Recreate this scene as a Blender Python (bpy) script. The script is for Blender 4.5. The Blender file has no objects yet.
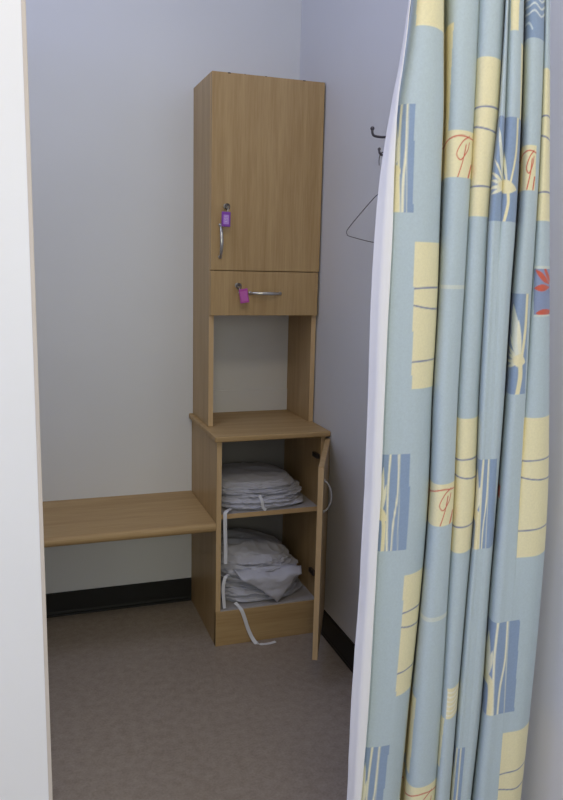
import bpy, bmesh, math
import numpy as np
from mathutils import Vector, Matrix, noise

CURTAIN_Q = [-0.1, 0.015, 0.073, 0.228, 0.452, 0.694, 0.869, 0.985, 0.992, 1.0, 1.015, 1.073, 1.228, 1.451, 1.694, 1.869, 1.985, 1.992, 2.0, 2.015, 2.073, 2.228, 2.452, 2.694, 2.869, 2.985, 2.992, 3.0, 3.015, 3.073, 3.228, 3.452, 3.694, 3.869, 3.985, 3.992, 4.0, 4.015, 4.073, 4.228, 4.451, 4.694, 4.869, 4.985, 4.992, 5.0, 5.015, 5.073, 5.228, 5.451, 5.694, 5.869, 5.985, 5.992, 6.0, 6.015, 6.073, 6.228, 6.451, 6.694, 6.869, 6.985, 7.0, 7.05]
CURTAIN_Z = [0.15, 0.25, 0.35, 0.45, 0.55, 0.65, 0.75, 0.85, 0.95, 1.05, 1.15, 1.25, 1.35, 1.45, 1.55, 1.65, 1.75, 1.85, 1.95]
# cross-sections of the hanging cloth (x, y in tenths of a millimetre), one row per height
CURTAIN_XY = [
 [(-582,-16865),(-384,-17065),(-349,-17095),(-226,-17122),(-39,-17143),(184,-17133),(395,-17043),(609,-16863),(807,-16490),(969,-16363),(840,-16678),(763,-16878),(768,-17058),(885,-17138),(1073,-17128),(1248,-17060),(1425,-16925),(1575,-16640),(1653,-16550),(1473,-16852),(1396,-17002),(1363,-17137),(1402,-17200),(1496,-17190),(1611,-17113),(1759,-16960),(1942,-16628),(2027,-16535),(1928,-16749),(1826,-16919),(1761,-17072),(1769,-17142),(1838,-17132),(1882,-17132),(1912,-17132),(1930,-17106),(1912,-17132),(1912,-17132),(1927,-17132),(1966,-17132),(2016,-17142),(2085,-17132),(2195,-17042),(2355,-16862),(2597,-16490),(2741,-16362),(2511,-16717),(2404,-16917),(2374,-17097),(2460,-17177),(2626,-17167),(2740,-17167),(2817,-17167),(2842,-17133),(2817,-17167),(2817,-17167),(2852,-17167),(2947,-17167),(3075,-17177),(3232,-17167),(3398,-17095),(3588,-16951),(3764,-16700),(3737,-16600)],
 [(-541,-16865),(-341,-17055),(-307,-17085),(-185,-17112),(0,-17133),(221,-17123),(431,-17033),(644,-16853),(841,-16482),(1003,-16353),(861,-16689),(783,-16889),(787,-17069),(902,-17149),(1087,-17139),(1261,-17071),(1438,-16936),(1589,-16649),(1666,-16561),(1493,-16851),(1416,-17001),(1382,-17136),(1420,-17199),(1513,-17189),(1628,-17112),(1775,-16959),(1959,-16628),(2044,-16534),(1950,-16740),(1848,-16910),(1782,-17063),(1790,-17132),(1858,-17122),(1902,-17122),(1931,-17122),(1948,-17098),(1931,-17122),(1931,-17122),(1946,-17122),(1985,-17122),(2034,-17132),(2103,-17122),(2212,-17032),(2372,-16852),(2617,-16482),(2765,-16352),(2513,-16727),(2406,-16927),(2375,-17107),(2459,-17187),(2623,-17177),(2736,-17177),(2812,-17177),(2839,-17141),(2812,-17177),(2812,-17177),(2847,-17177),(2940,-17177),(3067,-17187),(3222,-17177),(3387,-17105),(3576,-16961),(3767,-16700),(3742,-16600)],
 [(-506,-16865),(-300,-17048),(-265,-17078),(-145,-17105),(38,-17125),(258,-17115),(467,-17025),(681,-16845),(880,-16476),(1036,-16345),(877,-16700),(799,-16900),(803,-17080),(915,-17160),(1098,-17150),(1268,-17083),(1441,-16948),(1592,-16658),(1665,-16573),(1507,-16847),(1431,-16997),(1398,-17132),(1437,-17194),(1530,-17184),(1644,-17108),(1790,-16955),(1972,-16624),(2057,-16530),(1965,-16732),(1865,-16902),(1800,-17055),(1809,-17125),(1878,-17115),(1922,-17115),(1952,-17115),(1968,-17092),(1952,-17115),(1952,-17115),(1967,-17115),(2008,-17115),(2060,-17125),(2132,-17115),(2246,-17025),(2413,-16845),(2664,-16476),(2810,-16345),(2541,-16734),(2427,-16934),(2388,-17114),(2466,-17194),(2624,-17184),(2732,-17184),(2805,-17184),(2833,-17147),(2805,-17184),(2805,-17184),(2840,-17184),(2936,-17184),(3066,-17194),(3225,-17184),(3394,-17112),(3589,-16968),(3786,-16700),(3762,-16600)],
 [(-508,-16865),(-261,-17043),(-227,-17073),(-107,-17100),(77,-17121),(297,-17111),(506,-17021),(721,-16841),(920,-16473),(1069,-16341),(890,-16712),(812,-16912),(813,-17092),(922,-17172),(1100,-17162),(1269,-17095),(1440,-16960),(1591,-16668),(1663,-16585),(1517,-16839),(1442,-16989),(1410,-17124),(1449,-17187),(1544,-17177),(1658,-17100),(1805,-16947),(1987,-16618),(2072,-16522),(1978,-16728),(1878,-16898),(1814,-17051),(1826,-17121),(1897,-17111),(1943,-17111),(1974,-17111),(1990,-17089),(1974,-17111),(1974,-17111),(1991,-17111),(2035,-17111),(2092,-17121),(2170,-17111),(2287,-17021),(2455,-16841),(2701,-16473),(2842,-16341),(2569,-16739),(2455,-16939),(2411,-17119),(2480,-17199),(2629,-17189),(2730,-17189),(2798,-17189),(2827,-17151),(2798,-17189),(2798,-17189),(2835,-17189),(2934,-17189),(3069,-17199),(3233,-17189),(3406,-17117),(3603,-16973),(3803,-16700),(3780,-16600)],
 [(-503,-16865),(-230,-17043),(-195,-17073),(-74,-17100),(112,-17120),(334,-17110),(546,-17020),(763,-16840),(965,-16472),(1108,-16340),(912,-16723),(830,-16923),(826,-17103),(929,-17183),(1102,-17173),(1265,-17105),(1431,-16970),(1582,-16676),(1651,-16595),(1521,-16829),(1448,-16979),(1419,-17114),(1461,-17177),(1558,-17167),(1675,-17090),(1824,-16937),(2006,-16610),(2093,-16512),(1991,-16728),(1890,-16898),(1827,-17051),(1839,-17120),(1911,-17110),(1958,-17110),(1989,-17110),(2004,-17088),(1989,-17110),(1989,-17110),(2006,-17110),(2051,-17110),(2110,-17120),(2189,-17110),(2305,-17020),(2469,-16840),(2707,-16472),(2844,-16340),(2576,-16740),(2465,-16940),(2422,-17120),(2488,-17200),(2631,-17190),(2729,-17190),(2795,-17190),(2824,-17152),(2795,-17190),(2795,-17190),(2833,-17190),(2934,-17190),(3073,-17200),(3241,-17190),(3417,-17118),(3615,-16974),(3815,-16700),(3793,-16600)],
 [(-479,-16865),(-220,-17045),(-183,-17075),(-55,-17102),(139,-17123),(371,-17113),(591,-17023),(814,-16843),(1017,-16474),(1153,-16343),(946,-16732),(861,-16932),(848,-17112),(940,-17192),(1100,-17182),(1254,-17114),(1413,-16979),(1565,-16683),(1632,-16604),(1515,-16818),(1444,-16968),(1420,-17103),(1469,-17165),(1573,-17155),(1695,-17079),(1847,-16926),(2028,-16601),(2117,-16501),(2004,-16731),(1903,-16901),(1839,-17054),(1849,-17123),(1918,-17113),(1964,-17113),(1994,-17113),(2010,-17090),(1994,-17113),(1994,-17113),(2010,-17113),(2053,-17113),(2108,-17123),(2183,-17113),(2295,-17023),(2455,-16843),(2692,-16474),(2828,-16343),(2565,-16738),(2456,-16938),(2416,-17118),(2484,-17198),(2630,-17188),(2730,-17188),(2797,-17188),(2826,-17150),(2797,-17188),(2797,-17188),(2835,-17188),(2938,-17188),(3079,-17198),(3250,-17188),(3427,-17116),(3625,-16972),(3822,-16700),(3801,-16600)],
 [(-450,-16865),(-219,-17051),(-179,-17081),(-45,-17108),(160,-17129),(403,-17119),(629,-17029),(856,-16849),(1057,-16479),(1187,-16349),(979,-16737),(891,-16937),(871,-17117),(951,-17197),(1099,-17187),(1243,-17120),(1397,-16985),(1551,-16688),(1618,-16610),(1511,-16806),(1441,-16956),(1422,-17091),(1477,-17153),(1588,-17143),(1716,-17067),(1872,-16914),(2053,-16591),(2143,-16489),(2017,-16737),(1915,-16907),(1848,-17060),(1856,-17129),(1923,-17119),(1966,-17119),(1996,-17119),(2012,-17095),(1996,-17119),(1996,-17119),(2011,-17119),(2051,-17119),(2103,-17129),(2174,-17119),(2284,-17029),(2444,-16849),(2685,-16479),(2823,-16349),(2566,-16732),(2455,-16932),(2412,-17112),(2480,-17192),(2626,-17182),(2726,-17182),(2793,-17182),(2820,-17145),(2793,-17182),(2793,-17182),(2831,-17182),(2935,-17182),(3077,-17192),(3250,-17182),(3427,-17110),(3625,-16966),(3817,-16700),(3796,-16600)],
 [(-434,-16865),(-211,-17060),(-169,-17090),(-32,-17117),(177,-17138),(424,-17128),(653,-17038),(880,-16858),(1081,-16486),(1209,-16358),(1006,-16740),(917,-16940),(892,-17120),(964,-17200),(1103,-17190),(1241,-17122),(1391,-16987),(1546,-16690),(1613,-16612),(1514,-16794),(1446,-16944),(1430,-17079),(1492,-17142),(1610,-17132),(1743,-17055),(1902,-16902),(2081,-16582),(2173,-16477),(2033,-16746),(1930,-16916),(1862,-17069),(1866,-17138),(1930,-17128),(1972,-17128),(1999,-17128),(2017,-17103),(1999,-17128),(1999,-17128),(2014,-17128),(2054,-17128),(2104,-17138),(2173,-17128),(2283,-17038),(2443,-16858),(2686,-16487),(2826,-16358),(2584,-16723),(2470,-16923),(2421,-17103),(2482,-17183),(2619,-17173),(2719,-17163),(2797,-17144),(2845,-17072),(2834,-17091),(2819,-17114),(2843,-17136),(2934,-17155),(3073,-17172),(3248,-17162),(3428,-17090),(3626,-16946),(3800,-16700),(3780,-16600)],
 [(-426,-16865),(-204,-17071),(-163,-17101),(-24,-17128),(185,-17149),(432,-17139),(661,-17049),(886,-16869),(1084,-16495),(1209,-16369),(1017,-16739),(929,-16939),(902,-17119),(970,-17199),(1102,-17189),(1236,-17121),(1383,-16986),(1536,-16689),(1602,-16611),(1510,-16785),(1443,-16935),(1431,-17070),(1497,-17132),(1620,-17122),(1755,-17046),(1914,-16893),(2088,-16574),(2179,-16468),(2028,-16757),(1928,-16927),(1860,-17080),(1865,-17149),(1928,-17139),(1968,-17139),(1995,-17139),(2015,-17111),(1995,-17139),(1995,-17139),(2010,-17139),(2050,-17139),(2100,-17149),(2170,-17139),(2279,-17049),(2439,-16869),(2683,-16495),(2822,-16369),(2599,-16712),(2484,-16912),(2430,-17092),(2482,-17172),(2610,-17162),(2711,-17143),(2799,-17105),(2869,-16998),(2874,-16997),(2844,-17045),(2851,-17087),(2926,-17126),(3057,-17151),(3230,-17141),(3405,-17069),(3600,-16925),(3753,-16700),(3733,-16600)],
 [(-427,-16865),(-215,-17083),(-174,-17113),(-38,-17140),(169,-17160),(413,-17150),(638,-17060),(860,-16880),(1057,-16504),(1175,-16380),(993,-16734),(907,-16934),(881,-17114),(948,-17194),(1078,-17184),(1211,-17117),(1356,-16982),(1508,-16685),(1574,-16607),(1484,-16777),(1418,-16927),(1406,-17062),(1472,-17125),(1593,-17115),(1727,-17038),(1884,-16885),(2055,-16568),(2146,-16460),(1985,-16769),(1887,-16939),(1824,-17092),(1834,-17161),(1902,-17151),(1946,-17151),(1975,-17151),(1996,-17121),(1975,-17151),(1975,-17151),(1991,-17151),(2033,-17151),(2086,-17161),(2158,-17151),(2270,-17061),(2431,-16881),(2677,-16505),(2814,-16381),(2607,-16701),(2490,-16901),(2433,-17081),(2480,-17161),(2602,-17151),(2706,-17122),(2805,-17064),(2896,-16923),(2918,-16903),(2873,-16974),(2860,-17038),(2912,-17096),(3025,-17129),(3183,-17119),(3348,-17047),(3534,-16903),(3668,-16700),(3648,-16600)],
 [(-435,-16865),(-232,-17095),(-192,-17125),(-58,-17152),(145,-17172),(386,-17162),(609,-17072),(830,-16892),(1030,-16514),(1145,-16392),(969,-16727),(882,-16927),(856,-17107),(923,-17187),(1054,-17177),(1187,-17109),(1334,-16974),(1487,-16679),(1553,-16599),(1460,-16773),(1393,-16923),(1380,-17058),(1443,-17121),(1562,-17111),(1695,-17034),(1852,-16881),(2024,-16565),(2116,-16456),(1941,-16780),(1843,-16950),(1783,-17103),(1796,-17173),(1868,-17163),(1915,-17163),(1947,-17163),(1969,-17130),(1947,-17163),(1947,-17163),(1963,-17163),(2007,-17163),(2064,-17173),(2140,-17163),(2254,-17073),(2417,-16893),(2664,-16514),(2798,-16393),(2609,-16689),(2492,-16889),(2432,-17069),(2474,-17149),(2590,-17139),(2698,-17100),(2809,-17023),(2922,-16847),(2960,-16809),(2899,-16903),(2867,-16989),(2894,-17066),(2985,-17106),(3127,-17096),(3279,-17024),(3457,-16880),(3574,-16700),(3556,-16600)],
 [(-451,-16865),(-242,-17105),(-202,-17135),(-68,-17162),(136,-17183),(377,-17173),(600,-17083),(822,-16903),(1024,-16522),(1136,-16403),(971,-16717),(883,-16917),(856,-17097),(922,-17177),(1054,-17167),(1186,-17099),(1333,-16964),(1485,-16671),(1553,-16589),(1454,-16773),(1386,-16923),(1372,-17058),(1434,-17120),(1552,-17110),(1684,-17034),(1841,-16881),(2014,-16565),(2106,-16456),(1916,-16791),(1818,-16961),(1756,-17114),(1767,-17183),(1837,-17173),(1883,-17173),(1913,-17173),(1937,-17139),(1913,-17173),(1913,-17173),(1930,-17173),(1975,-17173),(2033,-17183),(2111,-17173),(2226,-17083),(2389,-16903),(2637,-16523),(2772,-16403),(2602,-16678),(2484,-16878),(2421,-17058),(2459,-17138),(2571,-17128),(2683,-17080),(2807,-16983),(2940,-16772),(2996,-16715),(2919,-16833),(2867,-16940),(2869,-17037),(2941,-17084),(3067,-17074),(3208,-17002),(3378,-16858),(3478,-16700),(3461,-16600)],
 [(-463,-16865),(-248,-17114),(-208,-17144),(-76,-17171),(125,-17192),(364,-17182),(585,-17092),(805,-16912),(1008,-16529),(1121,-16412),(971,-16705),(884,-16905),(857,-17085),(924,-17165),(1056,-17155),(1190,-17088),(1336,-16953),(1488,-16662),(1557,-16578),(1448,-16776),(1380,-16926),(1364,-17061),(1424,-17123),(1540,-17113),(1670,-17037),(1825,-16884),(1999,-16567),(2090,-16459),(1892,-16799),(1793,-16969),(1729,-17122),(1738,-17192),(1806,-17182),(1850,-17182),(1880,-17182),(1905,-17146),(1880,-17182),(1880,-17182),(1897,-17182),(1944,-17182),(2004,-17192),(2085,-17182),(2202,-17092),(2366,-16912),(2616,-16530),(2753,-16412),(2597,-16669),(2478,-16869),(2413,-17049),(2447,-17129),(2555,-17119),(2671,-17061),(2807,-16946),(2963,-16699),(3034,-16624),(2942,-16766),(2870,-16894),(2846,-17010),(2896,-17065),(3004,-17055),(3132,-16983),(3293,-16839),(3379,-16700),(3363,-16600)],
 [(-441,-16865),(-248,-17120),(-211,-17150),(-84,-17177),(108,-17197),(337,-17187),(552,-17097),(767,-16917),(971,-16534),(1093,-16417),(962,-16693),(876,-16893),(851,-17073),(920,-17153),(1055,-17143),(1191,-17076),(1338,-16941),(1489,-16653),(1559,-16566),(1439,-16782),(1369,-16932),(1349,-17067),(1403,-17129),(1513,-17119),(1638,-17043),(1790,-16890),(1965,-16572),(2055,-16465),(1856,-16805),(1758,-16975),(1695,-17128),(1706,-17198),(1775,-17188),(1834,-17167),(1894,-17125),(1965,-17006),(1969,-17008),(1923,-17083),(1909,-17129),(1931,-17171),(1985,-17198),(2071,-17188),(2192,-17098),(2359,-16918),(2610,-16534),(2749,-16418),(2606,-16663),(2486,-16863),(2417,-17043),(2446,-17123),(2549,-17113),(2669,-17045),(2817,-16910),(2995,-16628),(3082,-16535),(2975,-16700),(2881,-16850),(2829,-16985),(2853,-17048),(2939,-17038),(3052,-16966),(3203,-16822),(3275,-16700),(3261,-16600)],
 [(-371,-16845),(-225,-17032),(-209,-17102),(-102,-17165),(82,-17200),(309,-17190),(522,-17100),(736,-16920),(940,-16536),(1065,-16420),(948,-16682),(862,-16882),(839,-17062),(912,-17142),(1050,-17132),(1188,-17064),(1337,-16929),(1487,-16644),(1559,-16554),(1425,-16791),(1356,-16941),(1338,-17076),(1396,-17138),(1509,-17128),(1636,-17052),(1789,-16899),(1964,-16579),(2052,-16474),(1862,-16807),(1762,-16977),(1694,-17130),(1695,-17200),(1754,-17190),(1820,-17148),(1904,-17064),(2021,-16865),(2055,-16831),(1961,-16980),(1917,-17073),(1911,-17157),(1957,-17200),(2046,-17190),(2170,-17100),(2339,-16920),(2592,-16536),(2729,-16420),(2588,-16660),(2467,-16860),(2397,-17040),(2425,-17120),(2527,-17110),(2647,-17043),(2794,-16908),(2973,-16626),(3060,-16533),(2952,-16698),(2854,-16848),(2790,-16983),(2796,-17045),(2863,-17035),(2962,-16963),(3103,-16819),(3174,-16700),(3160,-16600)],
 [(-212,-16805),(-126,-16851),(-150,-17001),(-84,-17136),(76,-17199),(293,-17189),(500,-17099),(711,-16919),(916,-16535),(1040,-16419),(926,-16672),(840,-16872),(820,-17052),(896,-17132),(1039,-17122),(1180,-17055),(1331,-16920),(1480,-16636),(1553,-16545),(1406,-16802),(1340,-16952),(1332,-17087),(1402,-17149),(1530,-17139),(1668,-17063),(1828,-16910),(2005,-16588),(2091,-16485),(1915,-16806),(1809,-16976),(1726,-17129),(1706,-17199),(1742,-17189),(1807,-17126),(1908,-17000),(2072,-16720),(2135,-16650),(1995,-16874),(1918,-17014),(1884,-17140),(1918,-17199),(2007,-17189),(2131,-17099),(2301,-16919),(2555,-16535),(2685,-16419),(2535,-16661),(2413,-16861),(2346,-17041),(2378,-17121),(2484,-17111),(2607,-17043),(2757,-16908),(2936,-16627),(3023,-16533),(2915,-16698),(2813,-16848),(2738,-16983),(2731,-17046),(2782,-17036),(2870,-16964),(3004,-16820),(3075,-16700),(3063,-16600)],
 [(-33,-16765),(57,-16667),(-13,-16897),(-8,-17104),(101,-17194),(277,-17184),(455,-17094),(648,-16914),(857,-16531),(986,-16414),(875,-16665),(790,-16865),(774,-17045),(859,-17125),(1011,-17115),(1159,-17047),(1315,-16912),(1464,-16630),(1538,-16537),(1378,-16814),(1312,-16964),(1305,-17099),(1378,-17161),(1509,-17151),(1650,-17075),(1815,-16922),(1999,-16597),(2085,-16497),(1925,-16802),(1814,-16972),(1721,-17125),(1689,-17194),(1712,-17184),(1768,-17121),(1863,-16995),(2028,-16716),(2091,-16645),(1951,-16869),(1873,-17009),(1837,-17135),(1869,-17194),(1957,-17184),(2080,-17094),(2250,-16914),(2505,-16531),(2631,-16414),(2468,-16665),(2347,-16865),(2280,-17045),(2314,-17125),(2423,-17115),(2548,-17048),(2700,-16913),(2882,-16630),(2968,-16538),(2859,-16703),(2753,-16853),(2671,-16988),(2653,-17050),(2692,-17040),(2772,-16968),(2900,-16824),(2975,-16700),(2965,-16600)],
 [(74,-16745),(188,-16569),(82,-16839),(44,-17082),(117,-17187),(263,-17177),(416,-17087),(588,-16907),(786,-16525),(918,-16407),(816,-16661),(737,-16861),(729,-17041),(821,-17121),(980,-17111),(1133,-17043),(1293,-16908),(1441,-16627),(1515,-16533),(1346,-16825),(1280,-16975),(1272,-17110),(1343,-17173),(1472,-17163),(1612,-17086),(1775,-16933),(1960,-16607),(2045,-16508),(1910,-16794),(1797,-16964),(1699,-17117),(1661,-17186),(1677,-17176),(1728,-17113),(1818,-16987),(1979,-16710),(2044,-16637),(1905,-16861),(1828,-17001),(1791,-17127),(1821,-17186),(1905,-17176),(2025,-17086),(2190,-16906),(2444,-16525),(2568,-16406),(2391,-16673),(2270,-16873),(2207,-17053),(2243,-17133),(2352,-17123),(2476,-17055),(2628,-16920),(2812,-16636),(2897,-16545),(2788,-16710),(2680,-16860),(2592,-16995),(2566,-17058),(2597,-17048),(2670,-16976),(2794,-16832),(2875,-16700),(2866,-16600)],
 [(37,-16745),(161,-16559),(47,-16829),(3,-17072),(72,-17177),(218,-17167),(372,-17077),(548,-16897),(755,-16517),(891,-16397),(777,-16660),(692,-16860),(679,-17040),(768,-17120),(926,-17110),(1080,-17043),(1243,-16908),(1399,-16626),(1476,-16533),(1291,-16836),(1221,-16986),(1209,-17121),(1278,-17183),(1405,-17173),(1547,-17097),(1713,-16944),(1910,-16615),(1995,-16519),(1867,-16784),(1749,-16954),(1647,-17107),(1607,-17176),(1624,-17166),(1676,-17103),(1770,-16977),(1937,-16702),(2004,-16627),(1859,-16851),(1779,-16991),(1738,-17117),(1766,-17176),(1850,-17166),(1972,-17076),(2142,-16896),(2402,-16517),(2528,-16396),(2332,-16682),(2208,-16882),(2139,-17062),(2172,-17142),(2281,-17132),(2407,-17065),(2561,-16930),(2752,-16644),(2837,-16555),(2725,-16720),(2614,-16870),(2524,-17005),(2496,-17067),(2527,-17057),(2601,-16985),(2725,-16841),(2815,-16700),(2808,-16600)],
]
HEM_XY = [
 [(-624,-16920),(-602,-17030),(-581,-17140),(-519,-17200),(-467,-17220)],
 [(-583,-16920),(-562,-17030),(-541,-17140),(-480,-17200),(-429,-17220)],
 [(-546,-16920),(-522,-17030),(-502,-17140),(-442,-17200),(-392,-17220)],
 [(-547,-16920),(-514,-17030),(-484,-17140),(-413,-17200),(-355,-17220)],
 [(-543,-16920),(-504,-17030),(-467,-17140),(-387,-17200),(-323,-17220)],
 [(-519,-16920),(-484,-17030),(-449,-17140),(-371,-17200),(-310,-17220)],
 [(-489,-16920),(-460,-17030),(-432,-17140),(-362,-17200),(-306,-17220)],
 [(-473,-16920),(-444,-17030),(-417,-17140),(-349,-17200),(-293,-17220)],
 [(-465,-16920),(-435,-17030),(-406,-17140),(-337,-17200),(-280,-17220)],
 [(-465,-16920),(-436,-17030),(-409,-17140),(-340,-17200),(-285,-17220)],
 [(-473,-16920),(-445,-17030),(-418,-17140),(-351,-17200),(-296,-17220)],
 [(-489,-16920),(-458,-17030),(-428,-17140),(-357,-17200),(-300,-17220)],
 [(-501,-16920),(-467,-17030),(-435,-17140),(-361,-17200),(-302,-17220)],
 [(-479,-16920),(-450,-17030),(-422,-17140),(-354,-17200),(-299,-17220)],
 [(-417,-16920),(-409,-17030),(-402,-17140),(-360,-17200),(-322,-17220)],
 [(-276,-16920),(-298,-17030),(-323,-17140),(-319,-17200),(-307,-17220)],
 [(-117,-16920),(-157,-17030),(-197,-17140),(-212,-17200),(-212,-17220)],
 [(-28,-16920),(-76,-17030),(-125,-17140),(-147,-17200),(-151,-17220)],
 [(-69,-16920),(-121,-17030),(-173,-17140),(-196,-17200),(-200,-17220)],
]
# printed patches: motif, across-cloth extent at the top and at the bottom, top and bottom height
PATCHES = [
 ('plain', 0.148, 1.0, 0.239, 1.0, 1.921, 1.774),
 ('stems', -0.02, 0.394, -0.02, 0.433, 1.652, 1.474),
 ('lines', 0.477, 1.0, 0.557, 1.0, 1.426, 1.167),
 ('stems', -0.02, 0.588, -0.02, 0.615, 1.048, 0.863),
 ('lines', 0.615, 1.0, 0.647, 1.0, 0.811, 0.561),
 ('stems', -0.02, 0.604, -0.02, 0.526, 0.459, 0.224),
 ('plain', 0.98, 1.235, 0.98, 1.123, 1.79, 1.585),
 ('scribble', 0.98, 2.0, 0.98, 2.0, 1.618, 1.538),
 ('thread', 0.98, 2.0, 0.98, 2.0, 1.353, 1.346),
 ('scribble', 0.98, 2.0, 0.98, 2.0, 0.985, 0.904),
 ('thread', 0.98, 2.0, 0.98, 2.0, 0.72, 0.711),
 ('plain', 0.98, 1.174, 0.98, 1.144, 0.544, 0.374),
 ('scribble', 0.98, 2.0, 0.98, 2.0, 0.352, 0.224),
 ('lines', 1.98, 2.929, 1.98, 2.991, 1.74, 1.474),
 ('lines', 1.98, 3.0, 1.98, 3.0, 1.108, 0.843),
 ('waves_pale', 2.362, 3.0, 2.368, 3.0, 0.561, 0.495),
 ('plain', 1.98, 2.304, 1.98, 2.211, 0.495, 0.385),
 ('plant', 2.986, 5.0, 3.093, 5.0, 1.646, 1.467),
 ('plain', 4.203, 4.703, 4.258, 4.69, 1.931, 1.787),
 ('plain', 4.859, 5.0, 4.903, 5.0, 1.771, 1.646),
 ('stems_burst', 2.98, 4.753, 2.98, 4.973, 1.027, 0.846),
 ('stems_burst', 2.98, 4.0, 2.98, 4.0, 0.419, 0.178),
 ('waves', 4.98, 6.0, 4.98, 6.0, 1.937, 1.782),
 ('scribble', 4.98, 5.774, 4.98, 5.788, 1.603, 1.525),
 ('lines', 5.98, 7.0, 5.98, 7.0, 1.737, 1.472),
 ('plant', 4.98, 5.861, 4.98, 5.918, 1.339, 1.15),
 ('petals', 6.152, 7.0, 6.239, 7.0, 1.391, 1.296),
 ('redmark', 4.98, 5.111, 4.98, 5.107, 0.964, 0.94),
 ('lines', 5.938, 7.0, 6.014, 7.0, 1.102, 0.82),
 ('stems_burst', 4.98, 6.316, 4.98, 6.387, 0.688, 0.485),
 ('lines', 6.014, 7.0, 6.014, 7.0, 0.438, 0.126),
]
# camera axes (right, up, forward) and position; focal length in pixels of an 800 px tall frame
CAM = ((0.945703,-0.324201,0.023241), (0.036043,0.175664,0.983790), (0.323029,0.929535,-0.177811), (-0.636443,-2.913468,1.385740))
FPX = 760.74
# lamp powers in watts, per colour channel
L_REAR, L_LEFT, L_FILL, L_FILL_CUB = (26, 26, 20), (15, 17, 32), (11.5, 10, 7), (4.5, 5.0, 6.8)
EXPOSURE = 0


COL = bpy.context.scene.collection
PI = math.pi

# ------------------------------------------------------------------ materials
def srgb(r, g, b):
    f = lambda c: (c/255/12.92) if c/255 <= .04045 else ((c/255+.055)/1.055)**2.4
    return (f(r), f(g), f(b), 1.0)

def new_mat(name, col=(.8,.8,.8,1), rough=.5, metal=0.0):
    m = bpy.data.materials.new(name); m.use_nodes = True
    b = m.node_tree.nodes['Principled BSDF']
    b.inputs['Base Color'].default_value = col
    b.inputs['Roughness'].default_value = rough
    b.inputs['Metallic'].default_value = metal
    return m, m.node_tree, b

def noise_bump(nt, b, scale, strength, dist=.002, stretch=(1,1,1), detail=4):
    tc = nt.nodes.new('ShaderNodeTexCoord'); mp = nt.nodes.new('ShaderNodeMapping')
    mp.inputs['Scale'].default_value = stretch
    n = nt.nodes.new('ShaderNodeTexNoise'); n.inputs['Scale'].default_value = scale; n.inputs['Detail'].default_value = detail
    bp = nt.nodes.new('ShaderNodeBump'); bp.inputs['Strength'].default_value = strength; bp.inputs['Distance'].default_value = dist
    nt.links.new(tc.outputs['Object'], mp.inputs['Vector']); nt.links.new(mp.outputs['Vector'], n.inputs['Vector'])
    nt.links.new(n.outputs['Fac'], bp.inputs['Height']); nt.links.new(bp.outputs['Normal'], b.inputs['Normal'])
    return n, mp

def ramp_colour(nt, b, src, stops):
    r = nt.nodes.new('ShaderNodeValToRGB')
    el = r.color_ramp.elements
    while len(el) < len(stops): el.new(.5)
    for e, (p, c) in zip(el, stops): e.position = p; e.color = c
    nt.links.new(src, r.inputs['Fac']); nt.links.new(r.outputs['Color'], b.inputs['Base Color'])
    return r

def paint(name, c, rough=.55, var=.02):
    m, nt, b = new_mat(name, c, rough)
    n, mp = noise_bump(nt, b, 160, .12, .0006)
    n2 = nt.nodes.new('ShaderNodeTexNoise'); n2.inputs['Scale'].default_value = 1.7; n2.inputs['Detail'].default_value = 5
    nt.links.new(mp.outputs['Vector'], n2.inputs['Vector'])
    lo = tuple(x*(1-var) for x in c[:3])+(1,); hi = tuple(min(1, x*(1+var)) for x in c[:3])+(1,)
    ramp_colour(nt, b, n2.outputs['Fac'], [(.35, lo), (.65, hi)])
    return m

def wood(name, base, dark, axis='z', rough=.42):
    m, nt, b = new_mat(name, base, rough); b.inputs['Specular IOR Level'].default_value = .32
    st = {'z': (9, 9, .45), 'x': (.45, 9, 9), 'y': (9, .45, 9)}[axis]
    tc = nt.nodes.new('ShaderNodeTexCoord'); mp = nt.nodes.new('ShaderNodeMapping'); mp.inputs['Scale'].default_value = st
    nt.links.new(tc.outputs['Object'], mp.inputs['Vector'])
    n = nt.nodes.new('ShaderNodeTexNoise'); n.inputs['Scale'].default_value = 3.2; n.inputs['Detail'].default_value = 6; n.inputs['Distortion'].default_value = .5
    nf = nt.nodes.new('ShaderNodeTexNoise'); nf.inputs['Scale'].default_value = 22; nf.inputs['Detail'].default_value = 5
    nt.links.new(mp.outputs['Vector'], n.inputs['Vector']); nt.links.new(mp.outputs['Vector'], nf.inputs['Vector'])
    mx = nt.nodes.new('ShaderNodeMix'); mx.data_type = 'FLOAT'; mx.inputs[0].default_value = .42
    nt.links.new(n.outputs['Fac'], mx.inputs[2]); nt.links.new(nf.outputs['Fac'], mx.inputs[3])
    ramp_colour(nt, b, mx.outputs[0], [(.36, dark), (.64, base)])
    bp = nt.nodes.new('ShaderNodeBump'); bp.inputs['Strength'].default_value = .08; bp.inputs['Distance'].default_value = .0005
    nt.links.new(nf.outputs['Fac'], bp.inputs['Height']); nt.links.new(bp.outputs['Normal'], b.inputs['Normal'])
    return m

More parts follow.
